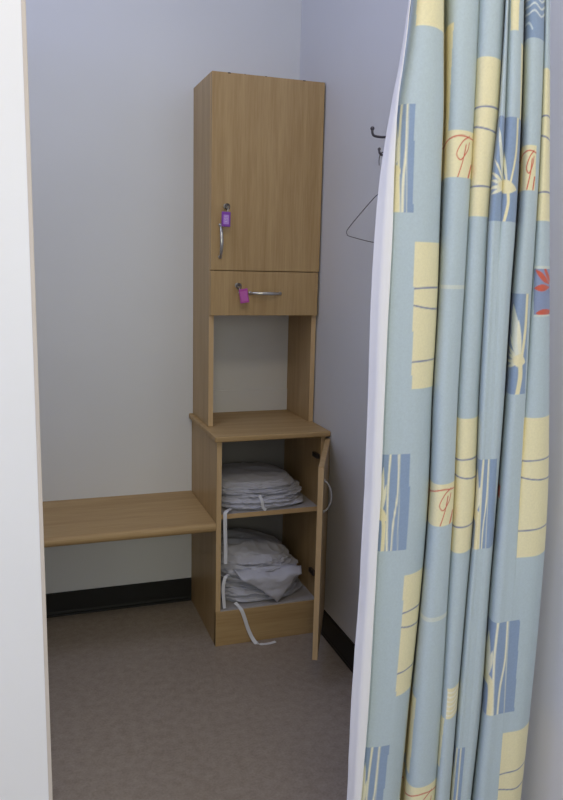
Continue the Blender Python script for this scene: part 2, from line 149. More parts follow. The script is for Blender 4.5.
M = {}
M['wall'] = paint('white_wall_paint', (.72,.73,.75,1))
M['jamb'] = paint('white_partition_paint', (.86,.87,.89,1), .5)
M['corner'] = paint('cream_corner_bead', (.62,.56,.50,1))
M['ceiling'] = paint('ceiling_paint', (.80,.81,.83,1), .8)
OAK, OAKD = (.50,.345,.170,1), (.395,.255,.114,1)
M['wood'] = wood('beech_laminate_upright', OAK, OAKD, 'z')
M['wood_x'] = wood('beech_laminate_lengthwise', OAK, OAKD, 'x', .55)
M['edge'] = wood('pale_edge_banding', (.66,.47,.26,1), (.58,.40,.21,1), 'z')
M['edge_x'] = wood('pale_edge_banding_lengthwise', (.64,.45,.25,1), (.56,.38,.19,1), 'x')
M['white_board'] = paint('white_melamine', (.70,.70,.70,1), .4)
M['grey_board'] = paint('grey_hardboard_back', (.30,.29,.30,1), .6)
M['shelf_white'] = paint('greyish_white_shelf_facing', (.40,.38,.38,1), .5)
M['black'] = new_mat('black_vinyl_skirting', (.006,.006,.006,1), .62)[0]
noise_bump(M['black'].node_tree, M['black'].node_tree.nodes['Principled BSDF'], 30, .1, .001)
def metal(name, c, rough):
    m, nt, b = new_mat(name, c, rough, 1.0); noise_bump(nt, b, 90, .04, .0003); return m
M['steel'] = metal('brushed_steel', (.55,.54,.52,1), .32)
M['dark_metal'] = metal('dark_bronze_metal', (.16,.14,.13,1), .4)
M['wire'] = metal('grey_wire', (.14,.13,.14,1), .45)
M['chip'] = new_mat('dark_bare_chipboard', (.05,.03,.02,1), .9)[0]
noise_bump(M['chip'].node_tree, M['chip'].node_tree.nodes['Principled BSDF'], 400, .5, .001)
def plastic(name, c, rough=.35):
    m, nt, b = new_mat(name, c, rough); noise_bump(nt, b, 60, .05, .0004); return m
M['purple'] = plastic('purple_plastic', (.25,.06,.42,1))
M['lilac'] = plastic('lilac_paper_insert', (.52,.28,.72,1), .6)
M['magenta'] = plastic('magenta_plastic', (.48,.07,.36,1))
M['pink'] = plastic('pink_paper_insert', (.56,.13,.44,1), .6)
M['white_plastic'] = plastic('white_plastic', (.75,.75,.76,1), .35)
M['pale_handle'] = plastic('pale_grey_handle', (.45,.45,.46,1), .4)
M['rail'] = plastic('white_rail_coating', (.75,.75,.75,1), .3)

def floor_mat():
    m, nt, b = new_mat('speckled_vinyl_floor', (.2,.17,.15,1), .48)
    tc = nt.nodes.new('ShaderNodeTexCoord')
    n = nt.nodes.new('ShaderNodeTexNoise'); n.inputs['Scale'].default_value = 150; n.inputs['Detail'].default_value = 3
    n2 = nt.nodes.new('ShaderNodeTexNoise'); n2.inputs['Scale'].default_value = 38; n2.inputs['Detail'].default_value = 6
    n3 = nt.nodes.new('ShaderNodeTexNoise'); n3.inputs['Scale'].default_value = 2.2; n3.inputs['Detail'].default_value = 4
    for q in (n, n2, n3): nt.links.new(tc.outputs['Object'], q.inputs['Vector'])
    m1 = nt.nodes.new('ShaderNodeMix'); m1.data_type = 'FLOAT'; m1.inputs[0].default_value = .5
    m2 = nt.nodes.new('ShaderNodeMix'); m2.data_type = 'FLOAT'; m2.inputs[0].default_value = .15
    nt.links.new(n.outputs['Fac'], m1.inputs[2]); nt.links.new(n2.outputs['Fac'], m1.inputs[3])
    nt.links.new(m1.outputs[0], m2.inputs[2]); nt.links.new(n3.outputs['Fac'], m2.inputs[3])
    ramp_colour(nt, b, m2.outputs[0], [(.34, (.25,.202,.168,1)), (.52, (.32,.268,.226,1)), (.68, (.385,.325,.275,1))])
    bp = nt.nodes.new('ShaderNodeBump'); bp.inputs['Strength'].default_value = .1; bp.inputs['Distance'].default_value = .0006
    nt.links.new(n.outputs['Fac'], bp.inputs['Height']); nt.links.new(bp.outputs['Normal'], b.inputs['Normal'])
    return m
M['floor'] = floor_mat()

def cloth(name, c, weave=900, vcol=False, transl=.0):
    m, nt, b = new_mat(name, c, .9)
    b.inputs['Sheen Weight'].default_value = .15
    n, mp = noise_bump(nt, b, weave, .25, .0006)
    if vcol:
        at = nt.nodes.new('ShaderNodeAttribute'); at.attribute_name = 'print'
        n2 = nt.nodes.new('ShaderNodeTexNoise'); n2.inputs['Scale'].default_value = 260; n2.inputs['Detail'].default_value = 3
        nt.links.new(mp.outputs['Vector'], n2.inputs['Vector'])
        mr = nt.nodes.new('ShaderNodeMapRange'); mr.inputs['To Min'].default_value = .90; mr.inputs['To Max'].default_value = 1.08
        nt.links.new(n2.outputs['Fac'], mr.inputs['Value'])
        mul = nt.nodes.new('ShaderNodeVectorMath'); mul.operation = 'SCALE'
        nt.links.new(at.outputs['Color'], mul.inputs[0]); nt.links.new(mr.outputs['Result'], mul.inputs['Scale'])
        nt.links.new(mul.outputs['Vector'], b.inputs['Base Color'])
    return m
M['print'] = cloth('printed_curtain_cloth', (.5,.6,.65,1), 700, True)
M['lining'] = cloth('white_lining_cloth', (.80,.80,.80,1), 500)
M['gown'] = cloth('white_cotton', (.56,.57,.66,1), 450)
M['tie'] = cloth('white_cotton_tape', (.74,.75,.80,1), 600)

# ------------------------------------------------------------------ mesh helpers
def link(name, bm, mat, parent=None, smooth=False, recalc=True):
    if recalc: bmesh.ops.recalc_face_normals(bm, faces=bm.faces)
    me = bpy.data.meshes.new(name); bm.to_mesh(me); bm.free()
    mats = mat if isinstance(mat, (list, tuple)) else [mat]
    for q in mats: me.materials.append(q)
    if smooth:
        me.polygons.foreach_set('use_smooth', [True]*len(me.polygons))
    o = bpy.data.objects.new(name, me); COL.objects.link(o)
    if parent:
        o.parent = parent
        o.matrix_parent_inverse = Matrix.Translation(parent.location).inverted() if parent.type == 'EMPTY' else Matrix.Identity(4)
    return o

def box(bm, x0, x1, y0, y1, z0, z1, bev=0.0, seg=2, mi=0):
    vs = [bm.verts.new(p) for p in ((x0,y0,z0),(x1,y0,z0),(x1,y1,z0),(x0,y1,z0),(x0,y0,z1),(x1,y0,z1),(x1,y1,z1),(x0,y1,z1))]
    fs = [bm.faces.new([vs[i] for i in q]) for q in ((0,3,2,1),(4,5,6,7),(0,1,5,4),(1,2,6,5),(2,3,7,6),(3,0,4,7))]
    for f in fs: f.material_index = mi
    if bev > 0:
        es = list({e for f in fs for e in f.edges})
        bmesh.ops.bevel(bm, geom=es, offset=bev, segments=seg, affect='EDGES', profile=.6)
    return vs

def board(name, ext, mat, parent, bev=.0012, mats=None):
    bm = bmesh.new(); box(bm, *ext, bev=bev); return link(name, bm, mat, parent)

def tube(bm, pts, r, n=10, caps=True, squash=None):
    """round bar through pts; r a number or a list; squash=(vector, factor) flattens it"""
    pts = [Vector(p) for p in pts]; rings = []
    rs = r if isinstance(r, (list, tuple)) else [r]*len(pts)
    up = None
    for i, p in enumerate(pts):
        t = (pts[min(i+1, len(pts)-1)]-pts[max(i-1, 0)]).normalized()
        if up is None:
            up = t.cross(Vector((0,0,1)));
            if up.length < .05: up = t.cross(Vector((1,0,0)))
            up.normalize()
        else:
            up = (up - t*up.dot(t)).normalized()
        b = t.cross(up)
        ring = []
        for k in range(n):
            a = 2*PI*k/n; d = (up*math.cos(a)+b*math.sin(a))*rs[i]
            if squash: d = d + squash[0]*(d.dot(squash[0])*(squash[1]-1))
            ring.append(bm.verts.new(p+d))
        rings.append(ring)
    for a, b in zip(rings, rings[1:]):
        for k in range(n): bm.faces.new((a[k], a[(k+1)%n], b[(k+1)%n], b[k]))
    if caps: bm.faces.new(rings[0][::-1]); bm.faces.new(rings[-1])

def smooth_path(pts, per=8, closed=False):
    P = [Vector(p) for p in pts]; out = []; n = len(P)
    rng = range(n if closed else n-1)
    for i in rng:
        if closed: a,b,c,d = P[(i-1)%n],P[i],P[(i+1)%n],P[(i+2)%n]
        else: a,b,c,d = P[max(i-1,0)],P[i],P[i+1],P[min(i+2,n-1)]
        for k in range(per):
            t = k/per
            out.append(.5*((2*b)+(c-a)*t+(2*a-5*b+4*c-d)*t*t+(3*b-a-3*c+d)*t**3))
    if not closed: out.append(P[-1])
    return out

def cyl(bm, c, axis, r, h, n=24, r2=None):
    axis = Vector(axis).normalized(); c = Vector(c)
    tube(bm, [c, c+axis*h], [r, r2 if r2 is not None else r], n)

def empty(name, loc, label=None, cat=None, group=None):
    o = bpy.data.objects.new(name, None); COL.objects.link(o); o.location = loc; o.empty_display_size = .05
    if label: tag(o, label, cat, group)
    return o
def tag(o, label, cat, group=None):
    o['label'] = label; o['category'] = cat
    if group: o['group'] = group
    return o
def struct(name, bm, mat, smooth=False):
    o = link(name, bm, mat, None, smooth); o['kind'] = 'structure'; return o

# ------------------------------------------------------------------ the setting
XR = .4185           # right wall face
XL = -1.06           # left side of the cubicle
YF = -1.62           # outer face of the cubicle front
ZP = 2.15            # height of the partitions
ZC = 2.90            # ceiling
XO, YO = -2.7, -4.7  # far sides of the outer room

bm = bmesh.new(); box(bm, XO-.1, XR+.1, YO-.1, .1, -.1, 0); struct('floor', bm, M['floor'])
bm = bmesh.new(); box(bm, XO-.1, XR+.1, YO-.1, .1, ZC, ZC+.1); struct('ceiling', bm, M['ceiling'])
bm = bmesh.new(); box(bm, XO-.1, XR+.1, 0, .1, 0, ZC); struct('wall_back', bm, M['wall'])
bm = bmesh.new(); box(bm, XR, XR+.1, YO, 0, 0, ZC); struct('wall_right', bm, M['wall'])
bm = bmesh.new(); box(bm, XL-.09, XL, YF+.1, 0, 0, ZP); struct('wall_partition', bm, M['wall'])
bm = bmesh.new(); box(bm, XO, -.611, YF, YF+.1, 0, ZP, bev=.004, seg=3); struct('wall_front', bm, M['jamb'])
VY0, VY1, VZ0, VZ1 = -3.9, -1.1, 1.5, 2.7      # high window in the far left wall
bm = bmesh.new()
box(bm, XO-.1, XO, YO, VY0, 0, ZC); box(bm, XO-.1, XO, VY1, 0, 0, ZC); box(bm, XO-.1, XO, VY0, VY1, 0, VZ0); box(bm, XO-.1, XO, VY0, VY1, VZ1, ZC)
struct('wall_left', bm, M['wall'])
# rear wall of the outer room with a window opening
WX0, WX1, WZ0, WZ1 = -1.5, .32, .95, 2.35
bm = bmesh.new()
box(bm, XO, WX0, YO-.1, YO, 0, ZC); box(bm, WX1, XR, YO-.1, YO, 0, ZC)
box(bm, WX0, WX1, YO-.1, YO, 0, WZ0); box(bm, WX0, WX1, YO-.1, YO, WZ1, ZC)
struct('wall_rear', bm, M['wall'])
bm = bmesh.new()
for a in ((WX0, WX0+.05, WZ0, WZ1), (WX1-.05, WX1, WZ0, WZ1), (WX0+.05, WX1-.05, WZ0, WZ0+.05), (WX0+.05, WX1-.05, WZ1-.05, WZ1), ((WX0+WX1)/2-.025, (WX0+WX1)/2+.025, WZ0+.05, WZ1-.05)):
    box(bm, a[0], a[1], YO-.08, YO-.03, a[2], a[3], bev=.004)
win = struct('window_1', bm, M['white_plastic'])
gm, gnt, gb = new_mat('window_glass', (1,1,1,1), .02); gb.inputs['Transmission Weight'].default_value = 1
gn = gnt.nodes.new('ShaderNodeTexNoise'); gn.inputs['Scale'].default_value = 2
bm = bmesh.new(); box(bm, WX0+.05, WX1-.05, YO-.06, YO-.054, WZ0+.05, WZ1-.05)
pane = link('window_pane', bm, gm, win); pane['kind'] = 'structure'

bm = bmesh.new()
ym = (VY0+VY1)/2
for a in ((VY0, VY0+.05, VZ0, VZ1), (VY1-.05, VY1, VZ0, VZ1), (VY0+.05, VY1-.05, VZ0, VZ0+.05), (VY0+.05, VY1-.05, VZ1-.05, VZ1), (ym-.025, ym+.025, VZ0+.05, VZ1-.05)):
    box(bm, XO-.08, XO-.03, a[0], a[1], a[2], a[3], bev=.004)
win2 = struct('window_2', bm, M['white_plastic'])
bm = bmesh.new(); box(bm, XO-.06, XO-.054, VY0+.05, VY1-.05, VZ0+.05, VZ1-.05)
pane = link('window_pane', bm, gm, win2); pane['kind'] = 'structure'

def skirting(name, pts, h=.0974, t=.005, toe=.008):
    """vinyl skirting with a small coved toe; pts = [(x,y) start, (x,y) end], normal into the room"""
    (x0,y0),(x1,y1),(nx,ny) = pts
    prof = [(0,0),(toe,0),(toe,.003),(toe*.72,.006),(t+.002,.012),(t,.02),(t,h-.002),(t-.002,h),(0,h)]
    bm = bmesh.new(); A = [bm.verts.new((x0+nx*d, y0+ny*d, z)) for d, z in prof]; B = [bm.verts.new((x1+nx*d, y1+ny*d, z)) for d, z in prof]
    n = len(prof)
    for k in range(n): bm.faces.new((A[k], A[(k+1)%n], B[(k+1)%n], B[k]))
    bm.faces.new(A[::-1]); bm.faces.new(B)
    return struct(name, bm, M['black'])
skirting('baseboard_back', [(XL, 0), (-.001, 0), (0,-1)])
skirting('baseboard_right', [(XR, -.001), (XR, YO), (-1,0)], t=.009, toe=.011)
skirting('baseboard_left', [(XL, YF+.1), (XL, -.013), (1,0)])
skirting('baseboard_rear', [(XO, YO), (XR-.013, YO), (0,1)])
# cream corner bead down the exposed end of the front partition
bm = bmesh.new(); box(bm, -.616, -.6092, YF-.0014, YF+.1014, 0, ZP+.001, bev=.001); struct('trim_1', bm, M['corner'])

# ------------------------------------------------------------------ bench
bm = bmesh.new()
prof = []
yb, yf, zt, zb = -.001, -.4155, .471, .4385
for k in range(9):
    a = PI/2 + PI*k/8
    prof.append((yf+.0152+.0152*math.cos(a), (zt+zb)/2+(zt-zb)/2*math.sin(a)))
prof = [(yb, zt)] + prof + [(yb, zb)]
A = [bm.verts.new((XL+.001, y, z)) for y, z in prof]; B = [bm.verts.new((-.0015, y, z)) for y, z in prof]
for k in range(len(prof)):
    bm.faces.new((A[k], A[(k+1)%len(prof)], B[(k+1)%len(prof)], B[k]))
bm.faces.new(A[::-1]); bm.faces.new(B)
bench = empty('bench', (-.53, -.2, .4385), 'beech laminate bench seat fixed along the back wall, left of the tall cabinet', 'bench')
link('seat', bm, M['wood_x'], bench)
for x in (-.93, -.50):
    bm = bmesh.new(); box(bm, x-.012, x+.012, -.20, -.0015, .4325, .4385); box(bm, x-.012, x+.012, -.0075, -.0015, .30, .4325, bev=.001)
    link('wall_bracket', bm, M['steel'], bench)

# ------------------------------------------------------------------ cabinet
W, D, D2, T = .4075, .4106, .2811, .018
ZW, HT = .79, 2.0116
cab = empty('tall_cabinet', (.2, -.2, 0), 'tall beech laminate bedside cabinet standing in the corner, its lower door open', 'cabinet')
# lower carcass
for x in (0, W-T):
    p = board('side_panel', (x, x+T, -D+.0008, -.001, 0, .77), M['wood'], cab)
    board('edge_strip', (x+.0003, x+T-.0003, -D, -D+.0012, .135, .769), M['edge'], p, bev=0)
board('plinth', (.0, W, -D-.0012, -D+.016, 0, .1325), M['wood_x'], cab)
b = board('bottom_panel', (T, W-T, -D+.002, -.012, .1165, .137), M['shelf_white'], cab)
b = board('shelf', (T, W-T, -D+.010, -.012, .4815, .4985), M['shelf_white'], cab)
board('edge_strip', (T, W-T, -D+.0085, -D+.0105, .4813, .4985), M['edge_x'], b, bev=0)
board('back_panel', (T, W-T, -.012, -.006, .1, .77), M['grey_board'], cab, bev=0)
# worktop with rounded rim
bm = bmesh.new(); box(bm, -.0125, XR-.0015, -D-.0250, -.001, .77, ZW, bev=.006, seg=4)
link('worktop', bm, M['wood_x'], cab)
# upper carcass
X0, X1 = .004, .4135
for x in (X0, X1-T):
    p = board('side_panel', (x, x+T, -D2+.0195, -.001, ZW, HT-.001), M['wood'], cab)
    board('edge_strip', (x+.0003, x+T-.0003, -D2+.0187, -D2+.0200, ZW+.001, HT-.002), M['edge'], p, bev=0)
board('top_panel', (X0+T, X1-T, -D2+.0195, -.001, HT-.019, HT-.001), M['wood_x'], cab)
board('partition', (X0+T, X1-T, -D2+.0195, -.008, 1.196, 1.213), M['wood_x'], cab)
board('partition', (X0+T, X1-T, -D2+.0195, -.008, 1.345, 1.360), M['wood_x'], cab)
board('back_panel', (X0+T, X1-T, -.007, -.001, .878, HT-.02), M['white_board'], cab, bev=0)
board('upstand', (X0+T, X1-T, -.013, -.001, ZW, .878), M['white_board'], cab)

def bow_handle(name, parent, a, b, out, r=.0052, mat='steel', rise=.026):
    a, b, out = Vector(a), Vector(b), Vector(out).normalized()
    pts = []; rs = []
    n = 22
    for k in range(n+1):
        t = k/n; h = rise*(math.sin(PI*t)**.55) if 0 < t < 1 else 0
        pts.append(a.lerp(b, t)+out*h)
        rs.append(r*(.82+.35*math.sin(PI*t)))
    bm = bmesh.new(); tube(bm, pts, rs, 12, squash=(out, .62))
    for e in (a, b): cyl(bm, e, out, r*1.25, .004, 16)
    return link(name, bm, M[mat], parent, True)

def lock(name, parent, c, out, r=.0085):
    bm = bmesh.new(); c = Vector(c); out = Vector(out).normalized()
    cyl(bm, c, out, r, .004, 24); cyl(bm, c+out*.004, out, r*.72, .003, 24, r*.66)
    return link(name, bm, M['steel'], parent, False)

# upper door
YD = -D2
d = board('door', (X0+.001, X1-.001, YD, YD+.018, 1.3545, HT), M['wood'], cab, bev=.0015)
bow_handle('handle', d, (.038, YD, 1.508), (.038, YD, 1.400), (0,-1,0), rise=.024)
lock('lock', d, (.056, YD, 1.573), (0,-1,0))
for x, w, h in ((.065,.010,.0035), (.195,.006,.002), (.335,.009,.0025), (.12,.004,.0015)):
    bm = bmesh.new(); box(bm, x-w/2, x+w/2, YD-.0004, YD+.004, HT-h, HT+.0004, bev=.0006)
    link('edge_chip', bm, M['chip'], d)['label'] = 'dark chip knocked out of the top edge'
# drawer
dr = board('drawer', (X0+.001, X1-.004, YD, YD+.018, 1.1957, 1.3515), M['wood'], cab, bev=.0015)
bm = bmesh.new()
box(bm, X0+T+.012, X0+T+.024, YD+.018, -.03, 1.217, 1.33); box(bm, X1-T-.024, X1-T-.012, YD+.018, -.03, 1.217, 1.33)
box(bm, X0+T+.024, X1-T-.024, -.042, -.03, 1.217, 1.33); box(bm, X0+T+.024, X1-T-.024, YD+.018, -.042, 1.217, 1.223)
link('drawer_box', bm, M['white_board'], dr)
bow_handle('handle', dr, (.150, YD, 1.275), (.262, YD, 1.275), (0,-1,0), rise=.024)
lock('lock', dr, (.101, YD, 1.303), (0,-1,0))

# lower door, standing open
HX, HY = W-.001, -D-.0015
dv = Vector((.2338-HX, -.7762-HY, 0)); L = dv.length; dv.normalize()
nv = Vector((-dv.y, dv.x, 0))          # outward face of the door (away from the camera side)
bm = bmesh.new(); box(bm, 0, L, 0, .0175, .1052, .7598, bev=.0015)
ang = math.atan2(dv.y, dv.x)
Rm = Matrix.Translation((HX, HY, 0)) @ Matrix.Rotation(ang, 4, 'Z')
bmesh.ops.transform(bm, matrix=Rm, verts=bm.verts)
door = link('door', bm, M['wood'], cab)
bm = bmesh.new(); box(bm, L-.0004, L+.0008, .0003, .0172, .1062, .7588); bmesh.ops.transform(bm, matrix=Rm, verts=bm.verts)
link('edge_strip', bm, M['edge'], door)
P = lambda s, n, z: Rm @ Vector((s, n, z))
bow_handle('handle', door, P(L-.052, .0175, .700), P(L-.052, .0175, .598), nv, r=.0040, mat='pale_handle', rise=.024)['label'] = 'pale bow handle on the outer face'
for z in (.690, .235):
    bm = bmesh.new()
    box(bm, -.052, -.004, -.013, 0, -.0085, .0085, bev=.002)      # arm along the side panel
    bmesh.ops.transform(bm, matrix=Matrix.Translation((W-T, -D+.001, z)) @ Matrix.Rotation(-PI/2, 4, 'Z'), verts=bm.verts)
    bm2 = bmesh.new()
    box(bm2, .006, .052, -.010, 0, -.011, .011, bev=.003); cyl(bm2, (.030, -.0015, 0), (0,-1,0), .0165, .004, 24)
    bmesh.ops.transform(bm2, matrix=Rm @ Matrix.Translation((0, 0, z)), verts=bm2.verts)
    me = bpy.data.meshes.new('tmp'); bm2.to_mesh(me); bm2.free(); bm.from_mesh(me); bpy.data.meshes.remove(me)
    link('hinge', bm, M['dark_metal'], door)

# ------------------------------------------------------------------ keys with tags
def key_tag(loc, frame, insert, label, swing, tw, th, round_tag, dx=0, dzt=.008):
    """a key in its lock with a split ring and a plastic tag hanging from it"""
    x, y, z = loc
    k = empty('key_tag', loc, label, 'key tag')
    bm = bmesh.new()
    box(bm, x-.0012, x+.0012, y-.016, y-.0005, z-.0030, z+.0030, bev=.0006)
    # bow of the key: a ring of metal with a hole
    tube(bm, [Vector((x+.0085*math.cos(a), y-.019+.002*math.cos(a), z-.003+.0095*math.sin(a))) for a in [2*PI*i/20 for i in range(21)]], .0022, 8, caps=False)
    box(bm, x-.0075, x+.0075, y-.0200, y-.0175, z-.0015, z+.0055, bev=.0006)
    link('key', bm, M['dark_metal'], k, True)
    zr = z-.0165
    bm = bmesh.new(); tube(bm, [Vector((x+.002*math.sin(a), y-.024+.004*math.cos(a), zr+.0105*math.sin(a))) for a in [2*PI*i/24 for i in range(25)]], .0009, 6, caps=False)
    link('split_ring', bm, M['steel'], k, True)
    mt = Matrix.Translation((x+dx, y-.026, zr-dzt)) @ Matrix.Rotation(swing, 4, 'Y')
    bm = bmesh.new(); box(bm, -tw/2, tw/2, -.003, .0015, -th, 0, bev=.0018 if not round_tag else .002, seg=3)
    if round_tag:
        for v in bm.verts:   # soften the corners into a rounded fob
            u, w = v.co.x/(tw/2), (v.co.z+th/2)/(th/2)
            if abs(u)*abs(w) > .5: v.co.x *= .80; v.co.z = -th/2+(v.co.z+th/2)*.88
    bmesh.ops.transform(bm, matrix=mt, verts=bm.verts); f = link('tag', bm, frame, k)
    bm = bmesh.new(); box(bm, -tw*.31, tw*.31, -.0040, -.0028, -th*.84, -th*.20, bev=.0005)
    # faint handwriting strokes on the paper insert
    bmesh.ops.transform(bm, matrix=mt, verts=bm.verts); link('paper_insert', bm, insert, f)
    if not round_tag:
        bm = bmesh.new()
        for (u0, w0, u1, w1) in ((-.18,-.32,.15,-.27), (-.2,-.45,-.02,-.55), (0,-.42,.2,-.5), (-.15,-.68,.12,-.62)):
            tube(bm, [mt @ Vector((u0*tw, -.0042, w0*th)), mt @ Vector((u1*tw, -.0042, w1*th))], .0006, 5)
        link('handwriting', bm, M['white_plastic'], f)
    return k
key_tag((.056, YD-.007, 1.573), M['purple'], M['lilac'], 'purple plastic key tag hanging from the lock of the tall upper door', .02, .031, .050, False, -.006, .004)
key_tag((.101, YD-.007, 1.303), M['magenta'], M['pink'], 'magenta key tag hanging from the lock of the small drawer', -.16, .040, .056, True, .012, -.008)

# ------------------------------------------------------------------ folded gowns
def fold_pile(bm, cx, cy, z0, rx, ry, h, seed, layers=3, dome=.4, rot=0.0, amp=.006, slope=(0,0), NU=260, NV=64, power=3.2, top_round=.5, lean=0.0, crump=1.0):
    """a soft folded bundle: rounded slab with layered rims and creases"""
    rings = []
    off = Vector((seed*3.17, seed*1.31, seed*7.7))
    for j in range(NV+1):
        v = j/NV
        # profile: 0..0.18 underside, 0.18..0.62 rim, 0.62..1 upper side
        ring = []
        for i in range(NU):
            th = 2*PI*i/NU
            c, s = math.cos(th), math.sin(th)
            rr = (abs(c)**power+abs(s)**power)**(-1/power)
            if v < .15: rho = .02+.93*(v/.15); hz = 0; rim = 0
            elif v < .60:
                q = (v-.15)/.45
                rho = .95+.05*math.sin(PI*q)**.6 - .10*q*q*top_round; hz = q; rim = math.sin(PI*q)
            else:
                q = (v-.60)/.40
                rho = (.95-.10*top_round)*(1-q)+.001; hz = 1; rim = 0
            wav = noise.noise(Vector((c*2.6, s*2.6, 0))+off)*1.1*crump
            lay = abs(math.sin(PI*(layers*(hz+.12*wav)+.10*noise.noise(Vector((c*5,s*5,2))+off))))**.55
            out_n = crump*(noise.noise(Vector((c*1.7, s*1.7, hz*3.5))+off)*.014 + noise.noise(Vector((c*6, s*6, hz*7))+off)*.007 + noise.noise(Vector((c*14, s*14, hz*10))+off)*.004)
            x = rr*c*rx*rho; y = rr*s*ry*rho
            rl = math.hypot(x, y)+1e-6
            if rim > 0:
                k = (.014*(lay-1)*min(1, rim*3)+out_n*rim)
                x += x/rl*k; y += y/rl*k
            r2 = min(1, (x/rx)**2*.7+(y/ry)**2*.7)
            top = h*(1-dome*r2**1.1)
            if hz == 1 or hz > .0:
                p = Vector((x, y, 0))+off
                cr = noise.noise(Vector((p.x*9+p.y*4, p.y*20, 1)))*.9+noise.noise(Vector((p.x*26, p.y*34, 2)))*.35+(.5-abs(noise.noise(Vector((p.x*13-p.y*9, p.y*16+p.x*7, 5)))))*1.5-.4
                zz = top*hz + amp*cr*hz
            else: zz = 0
            zz += (slope[0]*x/rx+slope[1]*y/ry)*hz
            zz = max(zz, 0.0 if v < .15 else .0015*hz)
            x += lean*hz
            xr = cx+x*math.cos(rot)-y*math.sin(rot); yr = cy+x*math.sin(rot)+y*math.cos(rot)
            ring.append(bm.verts.new((xr, yr, z0+zz)))
        rings.append(ring)
    for a, b in zip(rings, rings[1:]):
        for k in range(NU): bm.faces.new((a[k], a[(k+1)%NU], b[(k+1)%NU], b[k]))
    bm.faces.new(rings[0][::-1]); bm.faces.new(rings[-1])

def clampbox(bm, x0, x1, y0, y1):
    for v in bm.verts:
        v.co.x = min(max(v.co.x, x0), x1); v.co.y = min(max(v.co.y, y0), y1)

def ribbon(bm, pts, w, side, t=.0008, per=8):
    P = smooth_path(pts, per); n = len(P)
    sides = [Vector(s) for s in side] if isinstance(side[0], (tuple, list, Vector)) else [Vector(side)]*len(pts)
    A = []
    for i, p in enumerate(P):
        tg = (P[min(i+1, n-1)]-P[max(i-1, 0)]).normalized()
        f = i/(n-1)*(len(sides)-1); k = min(int(f), len(sides)-2) if len(sides) > 1 else 0
        sd = sides[k].lerp(sides[min(k+1, len(sides)-1)], f-k); sd = (sd-tg*sd.dot(tg)).normalized()
        nn = tg.cross(sd)
        A.append([bm.verts.new(p+sd*a*w/2+nn*b*t) for a, b in ((-1,-1),(1,-1),(1,1),(-1,1))])
    for a, b in zip(A, A[1:]):
        for k in range(4): bm.faces.new((a[k], a[(k+1)%4], b[(k+1)%4], b[k]))
    bm.faces.new(A[0][::-1]); bm.faces.new(A[-1])

GG = 'folded white gowns in the open lower cabinet'
GX0, GX1 = T+.003, W-T-.003
def gown(name_label, parts, ysp=(-.395, -.02)):
    bm = bmesh.new()
    for a in parts: fold_pile(bm, **a)
    clampbox(bm, GX0, GX1, *ysp)
    o = link('folded_gown', bm, M['gown'], None, True)
    return tag(o, name_label, 'gown', GG)
#  (values: centre, base height, half sizes, height)
def S(cx, cy, z0, rx, ry, h, seed, rot=0., layers=1, dome=.06, slope=0., amp=.006, crump=1.3, power=3.0, tr=.35):
    return dict(cx=cx, cy=cy, z0=z0, rx=rx, ry=ry, h=h, seed=seed, rot=math.radians(rot), layers=layers, dome=dome, slope=(slope,0), amp=amp, crump=crump, power=power, top_round=tr)
g1 = gown('white cotton gown in crumpled folds lying directly on the middle shelf, under the smooth one',
     [S(.196,-.215,.4990,.172,.176,.024,3,2), S(.190,-.222,.5170,.166,.170,.024,4.4,-5,amp=.008), S(.198,-.212,.5340,.164,.170,.022,6.1,4,amp=.008)])
g2 = gown('smooth domed white cotton gown lying on top of the middle shelf pile',
     [S(.182,-.212,.5500,.160,.168,.018,9.3,-3), dict(cx=.180, cy=-.206, z0=.5620, rx=.156, ry=.162, h=.040, seed=8, layers=1, dome=.50, amp=.004, power=2.7, top_round=.8, rot=.05)])
g3 = gown('white cotton gown at the bottom of the lowest pile, with a pointed corner hanging forward',
     [S(.198,-.205,.1375,.174,.176,.028,13,3,amp=.007), S(.190,-.214,.1600,.168,.172,.028,15.5,-6,amp=.009,crump=1.6), S(.204,-.208,.1810,.160,.170,.030,17.2,5,amp=.008,crump=1.5)], (-.401, -.02))
g4 = gown('rolled white cotton gown sloping down to the right on top of the lowest pile',
     [S(.196,-.212,.2120,.158,.166,.032,21,-4,slope=-.006,amp=.006,tr=.2), S(.190,-.214,.2370,.156,.166,.034,23.7,5,slope=-.012,amp=.007,tr=.2),
      dict(cx=.186, cy=-.205, z0=.2600, rx=.150, ry=.158, h=.072, seed=27, layers=1, dome=.55, amp=.009, power=2.6, slope=(-.024,0), top_round=.8, crump=1.2, rot=-.08)])

# pointed corner flap of the bottom gown
bm = bmesh.new()
TL, TR, TP = Vector((.080,-.402,.262)), Vector((.345,-.400,.256)), Vector((.238,-.404,.142))
N = 26; grid = {}
for i in range(N+1):
    for j in range(N+1-i):
        a, c = i/N, j/N; b_ = 1-a-c
        p = TL*b_+TR*a+TP*c
        e = min(1, 4*min(a+.02, b_+.02, c+.02))
        p = p+Vector((0, -.010*e-.008*noise.noise(p*18)-.005*noise.noise(p*50), .010*noise.noise(p*24)))
        if c < .12: p.y += (.12-c)*.35; p.z += (.12-c)*.05
        grid[i, j] = bm.verts.new(p)
for i in range(N):
    for j in range(N-i):
        bm.faces.new((grid[i,j], grid[i+1,j], grid[i,j+1]))
        if j < N-i-1: bm.faces.new((grid[i+1,j], grid[i+1,j+1], grid[i,j+1]))
fl = link('corner_flap', bm, M['gown'], g3, True); sm = fl.modifiers.new('thickness', 'SOLIDIFY'); sm.thickness = .005

